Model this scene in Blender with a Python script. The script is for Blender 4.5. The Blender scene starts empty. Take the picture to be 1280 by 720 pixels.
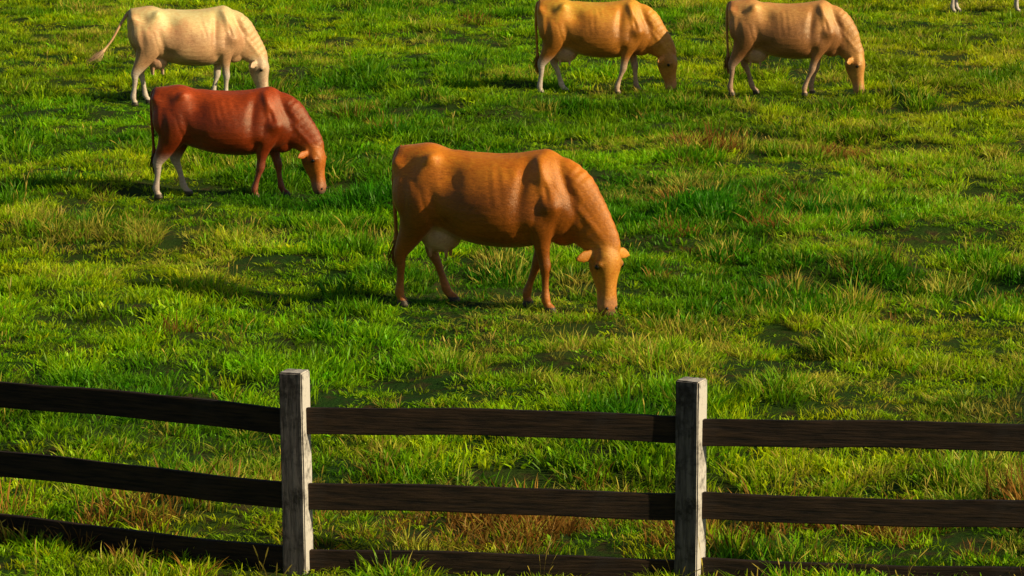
import bpy, bmesh, math, random
import numpy as np
from mathutils import Vector, Matrix
random.seed(7); rng=np.random.default_rng(11)
scene=bpy.context.scene
scene.view_settings.view_transform='Standard'
scene.view_settings.look='None'
scene.view_settings.exposure=0

# ------------------------------------------------------------ noise / terrain
def _hash(ix,iy,seed):
    n=(ix.astype(np.int64)*374761393+iy.astype(np.int64)*668265263+seed*1442695041)&0x7fffffff
    n=((n^(n>>13))*1274126177)&0x7fffffff
    n=((n^(n>>15))*2246822519)&0x7fffffff
    return ((n^(n>>16))&0xffff)/65535.0
def vn(x,y,seed=0):
    x=np.asarray(x,float); y=np.asarray(y,float)
    ix=np.floor(x); iy=np.floor(y); fx=x-ix; fy=y-iy
    fx=fx*fx*(3-2*fx); fy=fy*fy*(3-2*fy)
    a=_hash(ix,iy,seed);b=_hash(ix+1,iy,seed);c=_hash(ix,iy+1,seed);d=_hash(ix+1,iy+1,seed)
    return (a*(1-fx)+b*fx)*(1-fy)+(c*(1-fx)+d*fx)*fy
def fbm(x,y,seed=0,o=4):
    s=0;t=0;a=1.0
    for i in range(o):
        s=s+a*vn(x*2**i+17.3*i,y*2**i-9.1*i,seed+i); t+=a; a*=.55
    return s/t
def sstep(a,b,x):
    t=np.clip((x-a)/(b-a),0,1); return t*t*(3-2*t)
cows_at=[(-.23,29.25),(-3.33,36.75),(-4.88,47.9),(1.25,48.8),(4.12,48.3),(9.65,65.0)]
def height(x,y):
    x=np.asarray(x,float); y=np.asarray(y,float)
    k=1.0
    for cx,cy in cows_at: k=k*(1-.7*np.exp(-((x-cx)/1.3)**4-((y-cy)/.8)**4))
    k=k*(1-.6*np.exp(-((y-19.6)/.8)**2))
    h=.20*(fbm(x/3.2,y/3.2,3,3)-.5)+.30*k*(fbm(x/1.1,y/1.1,8,2)-.5)
    d=np.hypot(x,y-30)
    h=h+sstep(110,500,d)*14*(fbm(x/190.,y/190.,21,3)-.35)
    return h
def hz(x,y): return float(height(np.array([x]),np.array([y]))[0])

# ------------------------------------------------------------ material helpers
def mat_new(name):
    m=bpy.data.materials.new(name); m.use_nodes=True
    nt=m.node_tree; b=nt.nodes['Principled BSDF']; return m,nt,b
def N(nt,t,**k):
    n=nt.nodes.new(t)
    for a,v in k.items(): setattr(n,a,v)
    return n
def mixc(nt,fac,a,b,mode='MIX'):
    n=N(nt,'ShaderNodeMix',data_type='RGBA',blend_type=mode)
    for s,v in ((0,fac),(6,a),(7,b)):
        if isinstance(v,bpy.types.NodeSocket): nt.links.new(v,n.inputs[s])
        else: n.inputs[s].default_value=v if s==0 else (*v,1)
    return n.outputs[2]
def ramp(nt,sock,a,b):
    n=N(nt,'ShaderNodeMapRange'); nt.links.new(sock,n.inputs[0])
    n.inputs[1].default_value=a; n.inputs[2].default_value=b; return n.outputs[0]
def noise(nt,vec,scale,detail=5,rough=.6):
    n=N(nt,'ShaderNodeTexNoise'); n.inputs['Scale'].default_value=scale
    n.inputs['Detail'].default_value=detail; n.inputs['Roughness'].default_value=rough
    if vec is not None: nt.links.new(vec,n.inputs['Vector'])
    return n.outputs['Fac']
def mapping(nt,sock,scale):
    n=N(nt,'ShaderNodeMapping'); nt.links.new(sock,n.inputs[0]); n.inputs['Scale'].default_value=scale
    return n.outputs[0]

def mesh_obj(name,verts,faces,mat=None,smooth=True,parent=None):
    me=bpy.data.meshes.new(name); me.from_pydata([tuple(v) for v in verts],[],faces); me.update()
    o=bpy.data.objects.new(name,me); scene.collection.objects.link(o)
    if mat: me.materials.append(mat)
    if smooth:
        me.polygons.foreach_set('use_smooth',[True]*len(me.polygons))
    if parent: o.parent=parent
    return o

# ------------------------------------------------------------ ground
def axis(lo,hi,step,far):
    c=list(np.arange(lo,hi+1e-6,step)); s=step; a=hi; right=[]
    while a<far: s*=1.25; a+=s; right.append(a)
    s=step;a=lo;left=[]
    while a>-far: s*=1.25; a-=s; left.append(a)
    return np.array(left[::-1]+c+right)
gx=axis(-17,17,.2,2500); gy=axis(12,90,.2,2500)
X,Y=np.meshgrid(gx,gy); Z=height(X,Y)
nx,ny=len(gx),len(gy)
idx=np.arange(nx*ny).reshape(ny,nx)
quads=np.stack([idx[:-1,:-1],idx[:-1,1:],idx[1:,1:],idx[1:,:-1]],-1).reshape(-1,4)
me=bpy.data.meshes.new('ground')
me.vertices.add(nx*ny); me.vertices.foreach_set('co',np.stack([X,Y,Z],-1).ravel().astype(np.float32))
me.loops.add(quads.size); me.loops.foreach_set('vertex_index',quads.ravel().astype(np.int32))
me.polygons.add(len(quads)); me.polygons.foreach_set('loop_start',np.arange(0,quads.size,4,dtype=np.int32))
me.update(calc_edges=True); me.polygons.foreach_set('use_smooth',[True]*len(quads))
ground=bpy.data.objects.new('ground',me); scene.collection.objects.link(ground)
m,nt,b=mat_new('pasture_soil')
geo=N(nt,'ShaderNodeNewGeometry')
n1=noise(nt,geo.outputs['Position'],.35); n2=noise(nt,geo.outputs['Position'],6,8)
c=mixc(nt,ramp(nt,n1,.4,.62),(.02,.06,.006),(.045,.075,.008))
c=mixc(nt,ramp(nt,n2,.50,.70),c,(.07,.04,.018))
nt.links.new(c,b.inputs['Base Color']); b.inputs['Roughness'].default_value=1; b.inputs['Specular IOR Level'].default_value=.1
bp=N(nt,'ShaderNodeBump'); bp.inputs['Distance'].default_value=.05
nt.links.new(noise(nt,geo.outputs['Position'],14,8,.7),bp.inputs['Height']); nt.links.new(bp.outputs[0],b.inputs['Normal'])
me.materials.append(m)

# ------------------------------------------------------------ grass
gm=bpy.data.materials.new('grass_blades'); gm.use_nodes=True; nt=gm.node_tree
b=nt.nodes['Principled BSDF']; out=nt.nodes['Material Output']
at=N(nt,'ShaderNodeAttribute',attribute_type='INSTANCER',attribute_name='tint')
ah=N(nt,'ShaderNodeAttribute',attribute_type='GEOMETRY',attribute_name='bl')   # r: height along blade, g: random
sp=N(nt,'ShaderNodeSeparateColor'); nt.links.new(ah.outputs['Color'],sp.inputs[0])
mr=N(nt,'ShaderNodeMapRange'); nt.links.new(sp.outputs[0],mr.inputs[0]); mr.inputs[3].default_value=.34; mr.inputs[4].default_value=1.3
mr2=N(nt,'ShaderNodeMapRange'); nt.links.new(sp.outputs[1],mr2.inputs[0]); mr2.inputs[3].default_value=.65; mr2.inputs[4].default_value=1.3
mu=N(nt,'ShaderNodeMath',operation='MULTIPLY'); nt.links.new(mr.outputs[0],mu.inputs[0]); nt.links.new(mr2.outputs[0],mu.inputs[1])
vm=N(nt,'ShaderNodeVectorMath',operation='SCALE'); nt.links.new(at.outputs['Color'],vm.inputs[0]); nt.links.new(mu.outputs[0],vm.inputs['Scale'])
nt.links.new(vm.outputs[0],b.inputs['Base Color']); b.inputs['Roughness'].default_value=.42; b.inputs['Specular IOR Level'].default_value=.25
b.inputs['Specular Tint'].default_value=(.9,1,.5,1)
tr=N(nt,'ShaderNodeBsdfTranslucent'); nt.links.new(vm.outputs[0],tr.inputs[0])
mx=N(nt,'ShaderNodeMixShader'); mx.inputs[0].default_value=.45
nt.links.new(b.outputs[0],mx.inputs[1]); nt.links.new(tr.outputs[0],mx.inputs[2]); nt.links.new(mx.outputs[0],out.inputs[0])

tcol=bpy.data.collections.new('grass_tufts')
def tuft(i,n,h,w,rad,lean,stalk=False,broad=False):
    V=[];F=[];C=[]
    for k in range(n):
        a=random.uniform(0,2*math.pi); r=rad*math.sqrt(random.random())
        px,py=r*math.cos(a),r*math.sin(a)
        la=a+random.uniform(-1.2,1.2); L=lean*random.uniform(.2,1.3); hh=h*random.uniform(.5,1.15)
        dx,dy=math.cos(la),math.sin(la); fa=random.uniform(0,math.pi); sx,sy=math.cos(fa),math.sin(fa)
        ww=w*random.uniform(.7,1.3)*.5; rn=random.random()
        prof=[(0,.8),(.4,1),(.75,.75)] if not broad else [(0,.5),(.45,1.2),(.8,.9)]
        if stalk: prof=[(0,.35),(.5,.3),(.74,.3),(.8,1.3),(.93,1.1)]
        base=len(V)
        for t,wf in prof:
            o=L*hh*t*t; z=hh*t*(1-.25*L*t)
            cx,cy=px+dx*o,py+dy*o
            V+=[(cx-sx*ww*wf,cy-sy*ww*wf,z-.02),(cx+sx*ww*wf,cy+sy*ww*wf,z-.02)]
            C+=[(t,rn,0,1)]*2
        V.append((px+dx*L*hh,py+dy*L*hh,hh*(1-.25*L)-.02)); C.append((1,rn,0,1))
        for j in range(len(prof)-1):
            q=base+2*j; F.append((q,q+1,q+3,q+2))
        q=base+2*(len(prof)-1); F.append((q,q+1,len(V)-1))
    me=bpy.data.meshes.new('tuft_%02d'%i); me.from_pydata(V,[],F)
    ca=me.color_attributes.new('bl','FLOAT_COLOR','POINT'); ca.data.foreach_set('color',np.array(C,np.float32).ravel())
    me.materials.append(gm); me.update()
    tcol.objects.link(bpy.data.objects.new('tuft_%02d'%i,me))
for i in range(5): tuft(i,24,.11,.010,.12,1.0)
for i in range(5,7): tuft(i,14,.08,.020,.11,1.1,broad=True)
for i in range(7,10): tuft(i,25,.14,.0075,.11,.95)
for i in range(10,12): tuft(i,6,.40,.009,.10,.45,stalk=True)

NP=235000
py=rng.uniform(15.2,86,NP); px=rng.uniform(-1,1,NP)*(.165*86+2.5)
keep=np.abs(px)<.165*py+2.5
dens=1.0-.60*sstep(24,58,py)
gaps=fbm(px/.5,py/.7,33,2)
dens*=.24+.76*sstep(.31,.49,gaps)
keep&=rng.uniform(0,1,NP)<dens
px=px[keep];py=py[keep];n=len(px)
lush=fbm(px/2.6,py/3.4,40,4); fine=fbm(px/.6,py/.8,50,3); big=fbm(px/7,py/9,60,3)
def blob(x,y,sx,sy): return np.exp(-((px-x)/sx)**2-((py-y)/sy)**2)
dry=sstep(.56,.74,fbm(px/1.6,py/2.2,70,4))*.45
dry+=.60*blob(-4.4,33.6,1.6,.9)+.50*blob(-2.0,33.3,1.3,.7)+.3*blob(-1.0,21.5,2.6,1.1)+.25*blob(3.6,31.5,1.6,2.8)
dry+=.25*blob(2.2,27.5,1.4,1.2)+.28*blob(4.5,40,2.5,3)+.10*sstep(1,6,px)
dry+=.55*blob(0,20.7,5,.8)*sstep(.4,.6,fine)
rust=1.0*blob(4.06,41.4,.42,.45)+.7*blob(2.6,40.8,.35,.4)+.5*blob(1.75,33.0,.25,.3)+.9*blob(-.4,21.0,1.5,.7)*fine+.3*blob(3.2,36.7,.3,.5)+.7*blob(2.2,20.7,1.2,.5)*fine+.35*blob(0,20.4,6,.5)*sstep(.45,.6,fine)
rust+=.25*sstep(.76,.84,fbm(px/.9,py/1.3,99,3))
deep=np.clip(sstep(.47,.61,lush)*(1-.45*sstep(38,60,py))+.5*blob(-.8,26.3,2.4,1.6)+.45*blob(3.0,35.0,1.6,1.6),0,1)
tus=sstep(.64,.76,fbm(px/.75,py/1.0,120,2))
g1=np.array([.018,.190,.003]); g2=np.array([.600,.720,.004]); g3=np.array([.230,.600,.004])
st=np.array([.74,.54,.08]); ru=np.array([.36,.17,.03])
warm=np.clip(.45+1.7*(big-.45)+.34*sstep(36,60,py)+.18*sstep(0,6,px)+.27*rng.normal(0,1,n),0,1)[:,None]
col=g3*(1-warm)+g2*warm
col=col*(1-.72*deep[:,None])+g1*.72*deep[:,None]
col=col*(1-.6*tus[:,None])+g1*.6*tus[:,None]
u=rng.uniform(0,1,n)
isdry=u<np.clip(dry,0,.85)*.8
isrust=rng.uniform(0,1,n)<np.clip(rust,0,.9)
k=np.clip(.62+.28*rng.normal(0,1,n),.15,1)[:,None]
col=np.where(isdry[:,None],col*(1-k)+st*k,col); col=np.where(isrust[:,None],ru*(.7+.6*k),col)
col*=(1+.24*rng.normal(0,1,n))[:,None].clip(.4,1.5)
col=np.minimum(col,.75)
kind=rng.integers(0,5,n)
r=rng.uniform(0,1,n); kind=np.where(r<.18,rng.integers(5,7,n),kind)
kind=np.where((isdry|isrust)|(r>.9),rng.integers(7,10,n),kind)
stalk=(rng.uniform(0,1,n)<.006+.04*np.clip(dry,0,1)+.02*(py<19.2))
kind=np.where(stalk,rng.integers(10,12,n),kind)
col=np.where(stalk[:,None],st*.85*(.6+.5*rng.uniform(0,1,n))[:,None],col)
sc=(.45+.78*sstep(.35,.72,fine)+.22*deep+.9*tus)*(1+.2*sstep(30,60,py))*(1+.18*rng.normal(0,1,n)).clip(.6,1.5)
sc=np.where(isrust,sc*1.4,sc)
sc*=1+1.1*blob(4.06,41.4,.4,.45)+.9*blob(2.6,40.8,.35,.4)
sc=np.where(stalk,.7+.3*rng.uniform(0,1,n),sc)
sc*=1-.3*blob(0,19.6,9,.9)
for cx,cy in cows_at: sc*=1-.55*np.exp(-((px-cx)/1.3)**4-((py-cy+.35)/1.0)**4)
hgt=height(px,py)
me=bpy.data.meshes.new('pasture_grass'); me.vertices.add(n)
me.vertices.foreach_set('co',np.stack([px,py,hgt],-1).ravel().astype(np.float32))
def addattr(nm,t,arr,key):
    a=me.attributes.new(nm,t,'POINT'); a.data.foreach_set(key,arr.ravel())
addattr('rot','FLOAT_VECTOR',np.stack([rng.normal(0,.12,n),rng.normal(0,.12,n),rng.uniform(0,6.283,n)],-1).astype(np.float32),'vector')
wsc=(sc.clip(.5,3)**.5)*(1+.2*sstep(30,60,py))
addattr('scl','FLOAT_VECTOR',np.stack([wsc,wsc,sc],-1).astype(np.float32),'vector')
addattr('kind','INT',kind.astype(np.int32),'value')
addattr('tint','FLOAT_COLOR',np.concatenate([col,np.ones((n,1))],1).astype(np.float32),'color')
grass=bpy.data.objects.new('pasture_grass',me); scene.collection.objects.link(grass)
ng=bpy.data.node_groups.new('grass_scatter','GeometryNodeTree')
ng.interface.new_socket('Geometry',in_out='INPUT',socket_type='NodeSocketGeometry')
ng.interface.new_socket('Geometry',in_out='OUTPUT',socket_type='NodeSocketGeometry')
gi=ng.nodes.new('NodeGroupInput'); go=ng.nodes.new('NodeGroupOutput')
ci=ng.nodes.new('GeometryNodeCollectionInfo'); ci.inputs[0].default_value=tcol
ci.inputs['Separate Children'].default_value=True; ci.inputs['Reset Children'].default_value=True
ip=ng.nodes.new('GeometryNodeInstanceOnPoints'); ip.inputs['Pick Instance'].default_value=True
def na(nm,t):
    a=ng.nodes.new('GeometryNodeInputNamedAttribute'); a.data_type=t; a.inputs[0].default_value=nm; return a.outputs[0]
e2r=ng.nodes.new('FunctionNodeEulerToRotation')
ng.links.new(na('rot','FLOAT_VECTOR'),e2r.inputs[0])
ng.links.new(gi.outputs[0],ip.inputs['Points']); ng.links.new(ci.outputs[0],ip.inputs['Instance'])
ng.links.new(na('kind','INT'),ip.inputs['Instance Index']); ng.links.new(e2r.outputs[0],ip.inputs['Rotation'])
ng.links.new(na('scl','FLOAT_VECTOR'),ip.inputs['Scale']); ng.links.new(ip.outputs[0],go.inputs[0])
md=grass.modifiers.new('scatter','NODES'); md.node_group=ng
print('tufts',n)

# ------------------------------------------------------------ fence
wood,nt,b=mat_new('weathered_dark_rail')
tc=N(nt,'ShaderNodeTexCoord'); mp=mapping(nt,tc.outputs['Object'],(1.2,18,18))
g=noise(nt,mp,3.0,8,.65); g2_=noise(nt,tc.outputs['Object'],2.2,4)
c=mixc(nt,ramp(nt,g,.35,.7),(.007,.005,.004),(.055,.030,.016))
c=mixc(nt,ramp(nt,g2_,.58,.78),c,(.035,.026,.022))
nt.links.new(c,b.inputs['Base Color']); b.inputs['Roughness'].default_value=.75; b.inputs['Specular IOR Level'].default_value=.2
bp=N(nt,'ShaderNodeBump'); bp.inputs['Distance'].default_value=.008; nt.links.new(g,bp.inputs['Height']); nt.links.new(bp.outputs[0],b.inputs['Normal'])
pm,nt,b=mat_new('weathered_grey_post')
tc=N(nt,'ShaderNodeTexCoord'); mp=mapping(nt,tc.outputs['Object'],(14,14,1.3))
g=noise(nt,mp,2.6,9,.7); g3_=noise(nt,tc.outputs['Object'],7,6,.7)
c=mixc(nt,ramp(nt,g,.36,.64),(.035,.026,.024),(.19,.155,.145))
c=mixc(nt,ramp(nt,g3_,.48,.62),c,(.028,.019,.016))
# white paint remains, with sunlit brightness painted onto the right face and top
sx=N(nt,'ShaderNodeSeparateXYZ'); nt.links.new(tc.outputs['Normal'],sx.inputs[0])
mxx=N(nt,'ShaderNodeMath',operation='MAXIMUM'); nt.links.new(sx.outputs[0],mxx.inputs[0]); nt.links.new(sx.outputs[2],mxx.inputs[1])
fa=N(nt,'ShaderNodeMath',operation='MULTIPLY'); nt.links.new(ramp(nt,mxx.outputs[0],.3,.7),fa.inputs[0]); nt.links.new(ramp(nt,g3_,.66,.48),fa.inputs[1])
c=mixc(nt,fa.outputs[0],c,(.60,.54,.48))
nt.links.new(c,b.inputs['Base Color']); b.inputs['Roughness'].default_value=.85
bp=N(nt,'ShaderNodeBump'); bp.inputs['Distance'].default_value=.008; nt.links.new(g,bp.inputs['Height']); nt.links.new(bp.outputs[0],b.inputs['Normal'])

fence=bpy.data.objects.new('wooden_fence',None); scene.collection.objects.link(fence)
posts=[(-8.6,22.7),(-6.2,21.65),(-3.80,20.56),(-1.342,19.47),(1.095,19.2),(3.50,18.88),(5.95,18.6),(8.4,18.3)]
def box(name,L,W,H,mat,seg=(8,1,1),warp=.004,bev=.006,seed=0):
    bm=bmesh.new()
    bmesh.ops.create_cube(bm,size=1)
    for v in bm.verts: v.co=Vector((v.co.x*L,v.co.y*W,v.co.z*H))
    ax=0 if L>H else 2
    es=[e for e in bm.edges if abs((e.verts[0].co-e.verts[1].co)[ax])>max(L,H)*.9]
    bmesh.ops.subdivide_edges(bm,edges=es,cuts=seg[0],use_grid_fill=True)
    bmesh.ops.bevel(bm,geom=[e for e in bm.edges if len(e.link_faces)==2 and e.calc_face_angle(0)>1],offset=bev,segments=2,affect='EDGES')
    r=random.Random(seed)
    ph=r.uniform(0,9)
    for v in bm.verts:
        t=v.co[ax]
        v.co.z+=0 if ax==2 else warp*1.5*math.sin(t*2.1+ph)+warp*.4*math.sin(t*7+ph*2)
        v.co.y+=warp*math.sin(t*1.7+ph*1.3)
        if ax==2: v.co.x+=warp*math.sin(t*3+ph)
        v.co+=Vector((r.uniform(-1,1),r.uniform(-1,1),r.uniform(-1,1)))*.0012
    me=bpy.data.meshes.new(name); bm.to_mesh(me); bm.free(); me.materials.append(mat)
    o=bpy.data.objects.new(name,me); scene.collection.objects.link(o); o.parent=fence; return o
for i,(x,y) in enumerate(posts):
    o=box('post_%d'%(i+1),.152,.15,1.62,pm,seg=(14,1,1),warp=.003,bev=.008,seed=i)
    o.location=(x,y,1.28-.81+ (0 if i in(3,4) else random.uniform(-.02,.02)))
    o.rotation_euler=(random.uniform(-.01,.01),(0.004,-.006)[i%2],math.radians((-15,-13,-14,-17,-25,-13,-15,-12)[i]))
for i in range(len(posts)-1):
    a=Vector((*posts[i],0)); c_=Vector((*posts[i+1],0)); d=c_-a; L=d.length
    for j,z in enumerate((.968,.488,.075)):
        o=box('rail_%d_%d'%(i+1,j+1),L-.06,.042,.165,wood,seg=(16,1,1),warp=.006,bev=.005,seed=i*7+j)
        o.location=((a+c_)/2)+Vector((0,0,z+random.uniform(-.008,.008)))
        o.rotation_euler=(random.uniform(-.02,.02),random.uniform(-.004,.004),math.atan2(d.y,d.x))

# ------------------------------------------------------------ cows
def catmull(P,sub):
    P=np.array(P,float); out=[]
    Q=np.vstack([2*P[0]-P[1],P,2*P[-1]-P[-2]])
    for i in range(1,len(Q)-2):
        for s in range(sub):
            t=s/sub
            out.append(.5*((2*Q[i])+(-Q[i-1]+Q[i+1])*t+(2*Q[i-1]-5*Q[i]+4*Q[i+1]-Q[i+2])*t*t+(-Q[i-1]+3*Q[i]-3*Q[i+1]+Q[i+2])*t**3))
    out.append(P[-1]); return np.array(out)
def loft(V,F,st,lat=(0,1,0),n=24,sub=5,k=0.0,fixed=None,ex=1.0):
    S=catmull(st,sub); lat=np.array(lat,float); base=len(V)
    P=S[:,:3]; T=np.gradient(P,axis=0)
    for i,s in enumerate(S):
        t=T[i]/max(1e-9,np.linalg.norm(T[i])) if fixed is None else np.array(fixed,float)
        l=lat-t*np.dot(lat,t); l/=np.linalg.norm(l); up=np.cross(t,l)
        if fixed is not None: up=np.array((0,0,1.))
        a=max(s[3],.004); bb=max(s[4],.004)
        for j in range(n):
            ph=2*math.pi*j/n; cs,sn=math.cos(ph),math.sin(ph)
            cs=math.copysign(abs(cs)**ex,cs); sn=math.copysign(abs(sn)**ex,sn)
            V.append(tuple(s[:3]+l*bb*cs*(1-k*sn)+up*a*sn))
    m=len(S)
    for i in range(m-1):
        for j in range(n):
            F.append((base+i*n+j,base+i*n+(j+1)%n,base+(i+1)*n+(j+1)%n,base+(i+1)*n+j))
    V.append(tuple(P[0])); c0=len(V)-1; V.append(tuple(P[-1])); c1=len(V)-1
    for j in range(n):
        F.append((c0,base+(j+1)%n,base+j)); F.append((c1,base+(m-1)*n+j,base+(m-1)*n+(j+1)%n))
def ellip(V,F,c,r,n=16):
    c=np.array(c)
    base=len(V); R=10
    for i in range(1,R):
        th=math.pi*i/R
        for j in range(n):
            ph=2*math.pi*j/n
            V.append((c[0]+r[0]*math.sin(th)*math.cos(ph),c[1]+r[1]*math.sin(th)*math.sin(ph),c[2]+r[2]*math.cos(th)))
    for i in range(R-2):
        for j in range(n):
            F.append((base+i*n+j,base+i*n+(j+1)%n,base+(i+1)*n+(j+1)%n,base+(i+1)*n+j))
    V.append((c[0],c[1],c[2]+r[2])); t=len(V)-1; V.append((c[0],c[1],c[2]-r[2])); bt=len(V)-1
    for j in range(n):
        F.append((t,base+(j+1)%n,base+j)); F.append((bt,base+(R-2)*n+j,base+(R-2)*n+(j+1)%n))

coat,nt,b=mat_new('cow_coat')
ca=N(nt,'ShaderNodeAttribute',attribute_name='Col'); tc=N(nt,'ShaderNodeTexCoord')
h1=noise(nt,mapping(nt,tc.outputs['Object'],(9,30,28)),2.0,8,.75)      # hair lay
h2=noise(nt,mapping(nt,tc.outputs['Object'],(1,1,.7)),4,6,.6)          # hide mottling
c=mixc(nt,.38,ca.outputs['Color'],ramp(nt,h1,.30,.70),'OVERLAY')
c=mixc(nt,.24,c,ramp(nt,h2,.32,.68),'OVERLAY')
nt.links.new(c,b.inputs['Base Color']); b.inputs['Specular IOR Level'].default_value=.6
rr=N(nt,'ShaderNodeMapRange'); nt.links.new(h2,rr.inputs[0]); rr.inputs[1].default_value=.3; rr.inputs[2].default_value=.7; rr.inputs[3].default_value=.30; rr.inputs[4].default_value=.44
nt.links.new(rr.outputs[0],b.inputs['Roughness'])
b.inputs['Specular Tint'].default_value=(1,.84,.6,1)
b.inputs['Sheen Weight'].default_value=.06; b.inputs['Sheen Roughness'].default_value=.4; b.inputs['Sheen Tint'].default_value=(1,.7,.4,1)
bp=N(nt,'ShaderNodeBump'); bp.inputs['Distance'].default_value=.007; bp.inputs['Strength'].default_value=.9
nt.links.new(h1,bp.inputs['Height'])
bp2=N(nt,'ShaderNodeBump'); bp2.inputs['Distance'].default_value=.014; bp2.inputs['Strength'].default_value=.45
nt.links.new(h2,bp2.inputs['Height']); nt.links.new(bp2.outputs[0],bp.inputs['Normal']); nt.links.new(bp.outputs[0],b.inputs['Normal'])
dark,nt,b=mat_new('cow_eye'); b.inputs['Base Color'].default_value=(.01,.007,.005,1); b.inputs['Roughness'].default_value=.12
nos,nt,b=mat_new('cow_nostril'); b.inputs['Base Color'].default_value=(.03,.015,.012,1); b.inputs['Roughness'].default_value=.5

def cow(loc,yaw,scale,base,feet,head_yaw,head_tilt=8,legw=0.0,legw_f=None,headc=None,poll=(1.10,0,.60),tail=None,udder=1.0,seed=0,swc=None,dark_back=.0,bellyc=None,shade=.35,bony=1.0,zs=1.02):
    """feet: (hind near, hind far, front near, front far) x in cow space; near = -Y side"""
    V=[];F=[]
    poll=np.array(poll,float)
    tor=[(-.87,1.34,1.08,.09),(-.83,1.405,.93,.17),(-.70,1.425,.80,.24),(-.52,1.445,.70,.275),(-.34,1.395,.635,.295),(-.12,1.37,.575,.345),(.10,1.365,.55,.36),(.30,1.375,.55,.335),(.48,1.405,.58,.28),(.60,1.41,.61,.24),(.75,1.31,.66,.205),(.87,1.17,.75,.14)]
    loft(V,F,[(x,0,(a+b_)/2,(a-b_)/2,w) for x,a,b_,w in tor],fixed=(1,0,0),k=.17,n=32,ex=.94)
    p=poll
    loft(V,F,[(.52,0,1.03,.34,.20),(.72,0,1.00,.33,.185),(.88,p[1]*.3,.87+ (p[2]-.6)*.3,.265,.140),(p[0]-.09,p[1]*.65,p[2]+.13,.200,.110),(p[0]-.015,p[1]*.9,p[2]+.02,.160,.104),(p[0]+.0,p[1],p[2]-.08,.13,.10)],k=.08)
    def leg(pts,fx,dx0,side,top):
        out=[]
        for x,y,z,a,bb in pts:
            w=min(1,max(0,(top-z)/top))**.95
            out.append((x+(fx-dx0)*w,y*side,z,a,bb))
        loft(V,F,out,n=18,sub=4)
    for fx,side in ((feet[0],-1),(feet[1],1)):
        leg([(-.62,.10,1.22,.20,.10),(-.63,.15,1.02,.225,.135),(-.60,.175,.84,.19,.118),(-.63,.17,.68,.13,.086),(-.685,.165,.55,.088,.058),(-.718,.16,.46,.064,.046),(-.70,.158,.36,.042,.036),(-.69,.156,.24,.035,.031),(-.685,.155,.13,.045,.040),(-.665,.155,.08,.037,.036),(-.645,.155,.04,.052,.045),(-.635,.155,-.005,.06,.05)],fx,-.64,side,.88)
    for fx,side in ((feet[2],-1),(feet[3],1)):
        leg([(.60,.12,1.14,.15,.08),(.60,.165,.96,.17,.10),(.555,.18,.78,.135,.084),(.555,.17,.62,.085,.064),(.565,.16,.50,.057,.047),(.575,.155,.405,.055,.048),(.57,.152,.32,.037,.034),(.565,.15,.22,.034,.031),(.565,.15,.125,.044,.04),(.58,.15,.075,.036,.035),(.60,.15,.04,.052,.045),(.61,.15,-.005,.06,.05)],fx,.6,side,.82)
    if udder>0:
        ellip(V,F,(-.44,0,.63),(.20*udder,.145,.155*udder))
        for tx,ty in ((-.52,.07),(-.52,-.07),(-.37,.065),(-.37,-.065)):
            loft(V,F,[(tx,ty,.56,.026,.026),(tx,ty,.50,.022,.022),(tx,ty,.43,.015,.015)],n=10,sub=3)
    ellip(V,F,(.72,0,.72),(.16,.10,.14))
    hy=math.radians(head_yaw); tl=math.radians(head_tilt)
    f0=np.array((math.cos(hy),math.sin(hy),0)); z=np.array((0,0,1.))
    u=-z*math.cos(tl)+f0*math.sin(tl); f=f0*math.cos(tl)+z*math.sin(tl); l=np.cross(u,f)
    hs=[(-.06,-.01,.08,.07),(0,-.01,.125,.11),(.08,-.012,.15,.130),(.17,-.016,.150,.130),(.27,-.014,.124,.100),(.37,-.004,.098,.080),(.46,.0,.088,.086),(.53,-.002,.080,.086),(.59,-.008,.05,.060)]
    loft(V,F,[(*(p+u*t+f*o),a,bb) for t,o,a,bb in hs],lat=l,n=24,sub=4,ex=.82)
    for sd_ in (1,-1):
        e0=p+u*.03+l*sd_*.08-f*.005; dr=l*sd_*.93+u*.26-f*.18; dr/=np.linalg.norm(dr)
        latv=u-dr*np.dot(u,dr)
        loft(V,F,[(*e0,.022,.028),(*(e0+dr*.06),.020,.040),(*(e0+dr*.12),.018,.056),(*(e0+dr*.17),.015,.044),(*(e0+dr*.22),.008,.012)],lat=latv,n=16,sub=4)
        ellip(V,F,p+u*.135+l*sd_*.100+f*.065,(.044,.044,.034),n=10)
        ellip(V,F,p+u*.50+l*sd_*.045+f*.045,(.034,.034,.034),n=10)
    me=bpy.data.meshes.new('tmp'); me.from_pydata([tuple(v) for v in V],[],F); me.update()
    bm=bmesh.new(); bm.from_mesh(me); bmesh.ops.recalc_face_normals(bm,faces=bm.faces); bm.to_mesh(me); bm.free()
    o=bpy.data.objects.new('tmp',me); scene.collection.objects.link(o)
    r=o.modifiers.new('r','REMESH'); r.mode='VOXEL'; r.voxel_size=.0115
    s=o.modifiers.new('s','SMOOTH'); s.factor=.5; s.iterations=6
    dg=bpy.context.evaluated_depsgraph_get(); me2=bpy.data.meshes.new_from_object(o.evaluated_get(dg))
    bpy.data.objects.remove(o)
    nv=len(me2.vertices); co=np.zeros(nv*3,np.float32); me2.vertices.foreach_get('co',co); co=co.reshape(-1,3).astype(float)
    no=np.zeros(nv*3,np.float32); me2.vertices.foreach_get('normal',no); no=no.reshape(-1,3)
    x,y,zz=co.T; ay=np.abs(y)
    def g(cx,cz,sx,sz,rot=0):
        dx=x-cx; dz=zz-cz; c_,s_=math.cos(rot),math.sin(rot)
        return np.exp(-((dx*c_+dz*s_)/sx)**2-((-dx*s_+dz*c_)/sz)**2)
    sidew=sstep(.04,.16,ay)
    d=np.zeros(nv)
    body=(x<.95)
    d-=.036*g(-.27,1.19,.12,.12)*sidew
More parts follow.
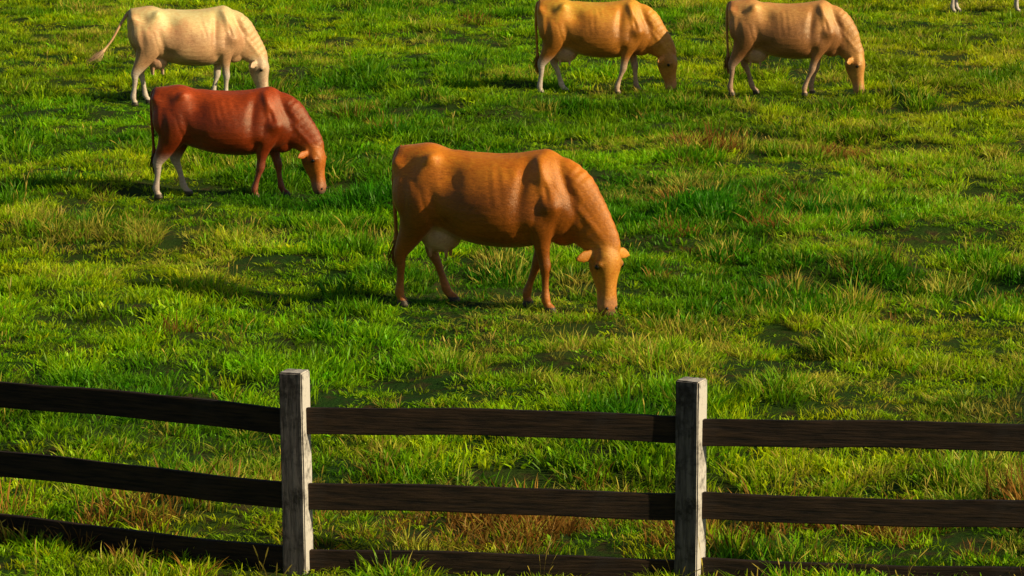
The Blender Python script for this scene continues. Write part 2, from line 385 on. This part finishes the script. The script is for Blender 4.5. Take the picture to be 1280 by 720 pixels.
    d+=.038*g(-.47,1.32,.07,.045,.3)*sidew
    d-=.028*g(-.66,1.25,.085,.08)*sidew
    d+=.026*g(-.83,1.28,.055,.055)*sidew
    d+=.020*g(-.52,.95,.11,.2,.4)*sidew
    d-=.020*g(-.40,.88,.05,.2,.25)*sidew
    d-=.012*g(-.70,.98,.04,.2,.1)*sidew
    d-=.034*g(.40,1.10,.06,.24,-.1)*sidew
    d+=.044*g(.575,1.22,.05,.17,.32)*sidew
    d+=.028*g(.68,.95,.08,.07)*sidew
    d-=.020*g(.62,1.08,.03,.12,.32)*sidew
    d-=.032*g(.79,1.12,.05,.20,.42)*sstep(.04,.1,ay)
    d+=.020*g(.50,.80,.07,.10)*sidew
    d-=.014*g(.42,.70,.06,.06)*sidew
    d+=.008*g(.95,.86,.03,.3,.7)
    d-=.018*g(-.30,.76,.09,.06)*sidew
    d+=.012*sstep(.07,.0,ay)*sstep(1.25,1.35,zz)*sstep(-.35,-.25,x)   # spine line
    ribm=sstep(-.16,-.04,x)*sstep(.36,.2,x)*sstep(.85,1.05,zz)*sstep(1.34,1.22,zz)
    d+=.0018*ribm*sstep(.35,.65,fbm(x*3+seed,zz*2,seed+31,2))*np.sin((x+.25*(zz-1)+.06*fbm(x*4,zz*4,seed+5,2))*2*math.pi/.095)
    d+=.012*(fbm(x*3+y*2+seed,zz*3-y*2,seed+60,3)-.5)*body*sstep(.5,.7,zz)
    nk=sstep(.76,.9,x)*sstep(.62,.75,zz)
    d+=nk*.002*np.sin((x*.6-zz*.8)*2*math.pi/.085+4*fbm(x*5,zz*5,seed,2))
    co2=co+no*(d*bony)[:,None]
    C=np.tile(np.array(base,float),(nv,1))
    def mixto(mask,c): 
        nonlocal C
        mk=np.clip(mask,0,1)[:,None]; C=C*(1-mk)+np.array(c)*mk
    nz3=fbm(x*3.1+seed*7,zz*3.3+y*2,seed+90,3)
    C*=(1+.4*(nz3-.5))[:,None]
    base=np.array(base)
    # coat tone: paler topline, darker lower flank, shoulder and neck base
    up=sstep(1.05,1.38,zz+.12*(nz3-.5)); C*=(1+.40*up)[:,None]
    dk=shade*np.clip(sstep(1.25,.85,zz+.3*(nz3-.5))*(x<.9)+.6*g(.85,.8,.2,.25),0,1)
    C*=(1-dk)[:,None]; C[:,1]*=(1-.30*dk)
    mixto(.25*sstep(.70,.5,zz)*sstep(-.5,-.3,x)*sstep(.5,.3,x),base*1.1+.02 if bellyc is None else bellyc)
    mixto(dark_back*sstep(.7,1.0,x)*sstep(.5,.8,zz),base*.55)
    wl=np.array((.60,.50,.42))
    legm=sstep(.62,.42,zz)*(x<.85)
    mixto(legm*(x<0)*legw,wl); mixto(legm*(x>=0)*(legw if legw_f is None else legw_f),wl)
    if legw<.3: mixto(.4*sstep(.35,.15,zz)*(x<.85),base*1.2+.03)
    if udder>0: mixto(g(-.44,.60,.22,.15)*(zz<.78)*sstep(.22,.15,ay)*1.3,(.62,.33,.19))
    rel=co-p; t=rel@u; ff=rel@f; ll=rel@l
    hm=sstep(-.10,.05,t)*(np.abs(ll)<.4)*(x>.85)*(np.hypot(ff,ll)<.34)
    if headc is not None: mixto(hm,headc)
    mixto(hm*.8*sstep(.40,.48,t),np.array(base)*.6+np.array((.24,.15,.09)))
    mixto(hm*sstep(.53,.57,t),(.25,.14,.10))
    mixto(hm*.6*np.exp(-((t-.16)/.05)**2-((np.abs(ll)-.11)/.04)**2),base*.35)
    mixto(sstep(.065,.05,zz)*(x<.9),(.045,.035,.03))
    C=np.clip(C,0.004,.8)
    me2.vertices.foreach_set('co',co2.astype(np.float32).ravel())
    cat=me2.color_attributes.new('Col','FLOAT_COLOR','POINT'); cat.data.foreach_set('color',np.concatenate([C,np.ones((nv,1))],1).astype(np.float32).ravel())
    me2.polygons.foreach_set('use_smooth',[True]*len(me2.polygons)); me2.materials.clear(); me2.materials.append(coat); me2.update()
    me2.name='cow'
    ob=bpy.data.objects.new('cow',me2); scene.collection.objects.link(ob)
    if tail is None: tail=[(-.80,0,1.39,.034),(-.865,0,1.33,.030),(-.885,-.01,1.1,.022),(-.875,-.02,.85,.019),(-.865,-.02,.66,.018),(-.86,-.02,.56,.032),(-.86,-.02,.44,.034),(-.855,-.02,.32,.008)]
    tv=[];tf=[]; loft(tv,tf,[(a,b_,c_,r_,r_*.9) for a,b_,c_,r_ in tail],n=12,sub=5)
    e=tail[-3:]; nb=len(tv)
    for i in range(70):
        a0=np.array(e[0][:3]); a2=np.array(e[2][:3]); a1=np.array(e[1][:3]); of=rng.normal(0,.018,3); of2=of*2.0+rng.normal(0,.012,3)
        q=len(tv); w=np.array((0.004,.002,0))
        a3=a2+(a2-a1)*rng.uniform(-.3,.45)
        tv+=[tuple(a0+of*.6-w),tuple(a0+of*.6+w),tuple(a1+of2*.8+w),tuple(a1+of2*.8-w),tuple(a3+of2*.6)]
        tf+=[(q,q+1,q+2,q+3),(q+3,q+2,q+4)]
    to=mesh_obj('tail',tv,tf,coat,parent=ob)
    cc=to.data.color_attributes.new('Col','FLOAT_COLOR','POINT')
    L=len(tv); tca=np.tile(np.array([*(base*.9),1.0]),(L,1)); swcol=np.array(swc if swc is not None else base*.5)
    za=np.arange(L)/nb; tca[za>.68,:3]=swcol
    cc.data.foreach_set('color',tca.astype(np.float32).ravel())
    for i,sd_ in enumerate((1,-1)):
        vv=[];fq=[]; ellip(vv,fq,p+u*.155+l*sd_*.130+f*.06,(.024,.024,.024),n=12); mesh_obj('eye_%d'%(i+1),vv,fq,dark,parent=ob)
        vv=[];fq=[]; ellip(vv,fq,p+u*.525+l*sd_*.046+f*.070,(.014,.014,.016),n=10); mesh_obj('nostril_%d'%(i+1),vv,fq,nos,parent=ob)
    ob.location=(loc[0],loc[1],hz(*loc)); ob.rotation_euler=(0,0,math.radians(yaw)); ob.scale=(scale,scale,scale*zs)
    return ob

cow(cows_at[0],-17,1.02,(.50,.145,.010),(-.76,-.36,.64,.33),-42,4,headc=(.66,.25,.03),poll=(1.11,0,.58),seed=1,shade=.42,zs=1.03)
cow(cows_at[1],-3,.94,(.30,.040,.005),(-.80,-.46,.40,.74),-28,10,legw=.75,legw_f=0.05,headc=(.50,.13,.015),poll=(1.10,0,.64),udder=0,seed=2,swc=(.05,.015,.008),dark_back=.2,shade=.3,zs=.96)
cow(cows_at[2],16,1.0,(.74,.42,.19),(-.82,-.55,.60,.44),-30,8,legw=.8,headc=(.70,.48,.30),poll=(1.10,0,.62),udder=.8,seed=3,shade=.2,bony=1.2,
    tail=[(-.80,0,1.39,.034),(-.88,0,1.33,.026),(-1.0,-.04,1.17,.020),(-1.12,-.08,.98,.018),(-1.22,-.1,.86,.017),(-1.28,-.12,.80,.03),(-1.36,-.13,.74,.033),(-1.46,-.14,.68,.008)],swc=(.45,.28,.16))
cow(cows_at[3],-2,1.0,(.68,.26,.030),(-.80,-.42,.36,.70),-25,8,legw=.85,legw_f=.5,headc=(.68,.27,.045),poll=(1.12,0,.60),seed=4,bony=1.15)
cow(cows_at[4],-5,.99,(.55,.25,.075),(-.80,-.42,.30,.42),-20,8,legw=.3,headc=(.64,.29,.07),poll=(1.07,0,.60),seed=5,bony=1.1)
cow(cows_at[5],4,1.0,(.60,.50,.38),(-.72,-.55,.60,.66),-10,8,legw=1,poll=(1.10,0,.62),seed=6)

# ------------------------------------------------------------ light, sky, camera
w=bpy.data.worlds.new('World'); scene.world=w; w.use_nodes=True; nt=w.node_tree
bg=nt.nodes['Background']; sky=nt.nodes.new('ShaderNodeTexSky'); sky.sky_type='NISHITA'; sky.sun_disc=False
EL=math.radians(26); AZ=math.radians(20)
sky.sun_elevation=EL; sky.sun_rotation=math.radians(110)
nt.links.new(sky.outputs[0],bg.inputs[0]); bg.inputs[1].default_value=.05
sd=Vector((math.cos(EL)*math.cos(AZ),-math.cos(EL)*math.sin(AZ),math.sin(EL)))
sl=bpy.data.lights.new('sun','SUN'); sl.energy=5.0; sl.angle=math.radians(.5); sl.color=(1,.86,.56)
so=bpy.data.objects.new('sun',sl); scene.collection.objects.link(so); so.rotation_euler=sd.to_track_quat('Z','Y').to_euler(); so.location=(20,0,20)
cd=bpy.data.cameras.new('camera'); cam=bpy.data.objects.new('camera',cd); scene.collection.objects.link(cam)
cd.lens=112.5; cd.sensor_width=36; cd.clip_end=6000
cam.location=(0,0,5.0); cam.rotation_euler=(math.radians(90-9.33),0,0)
scene.camera=cam
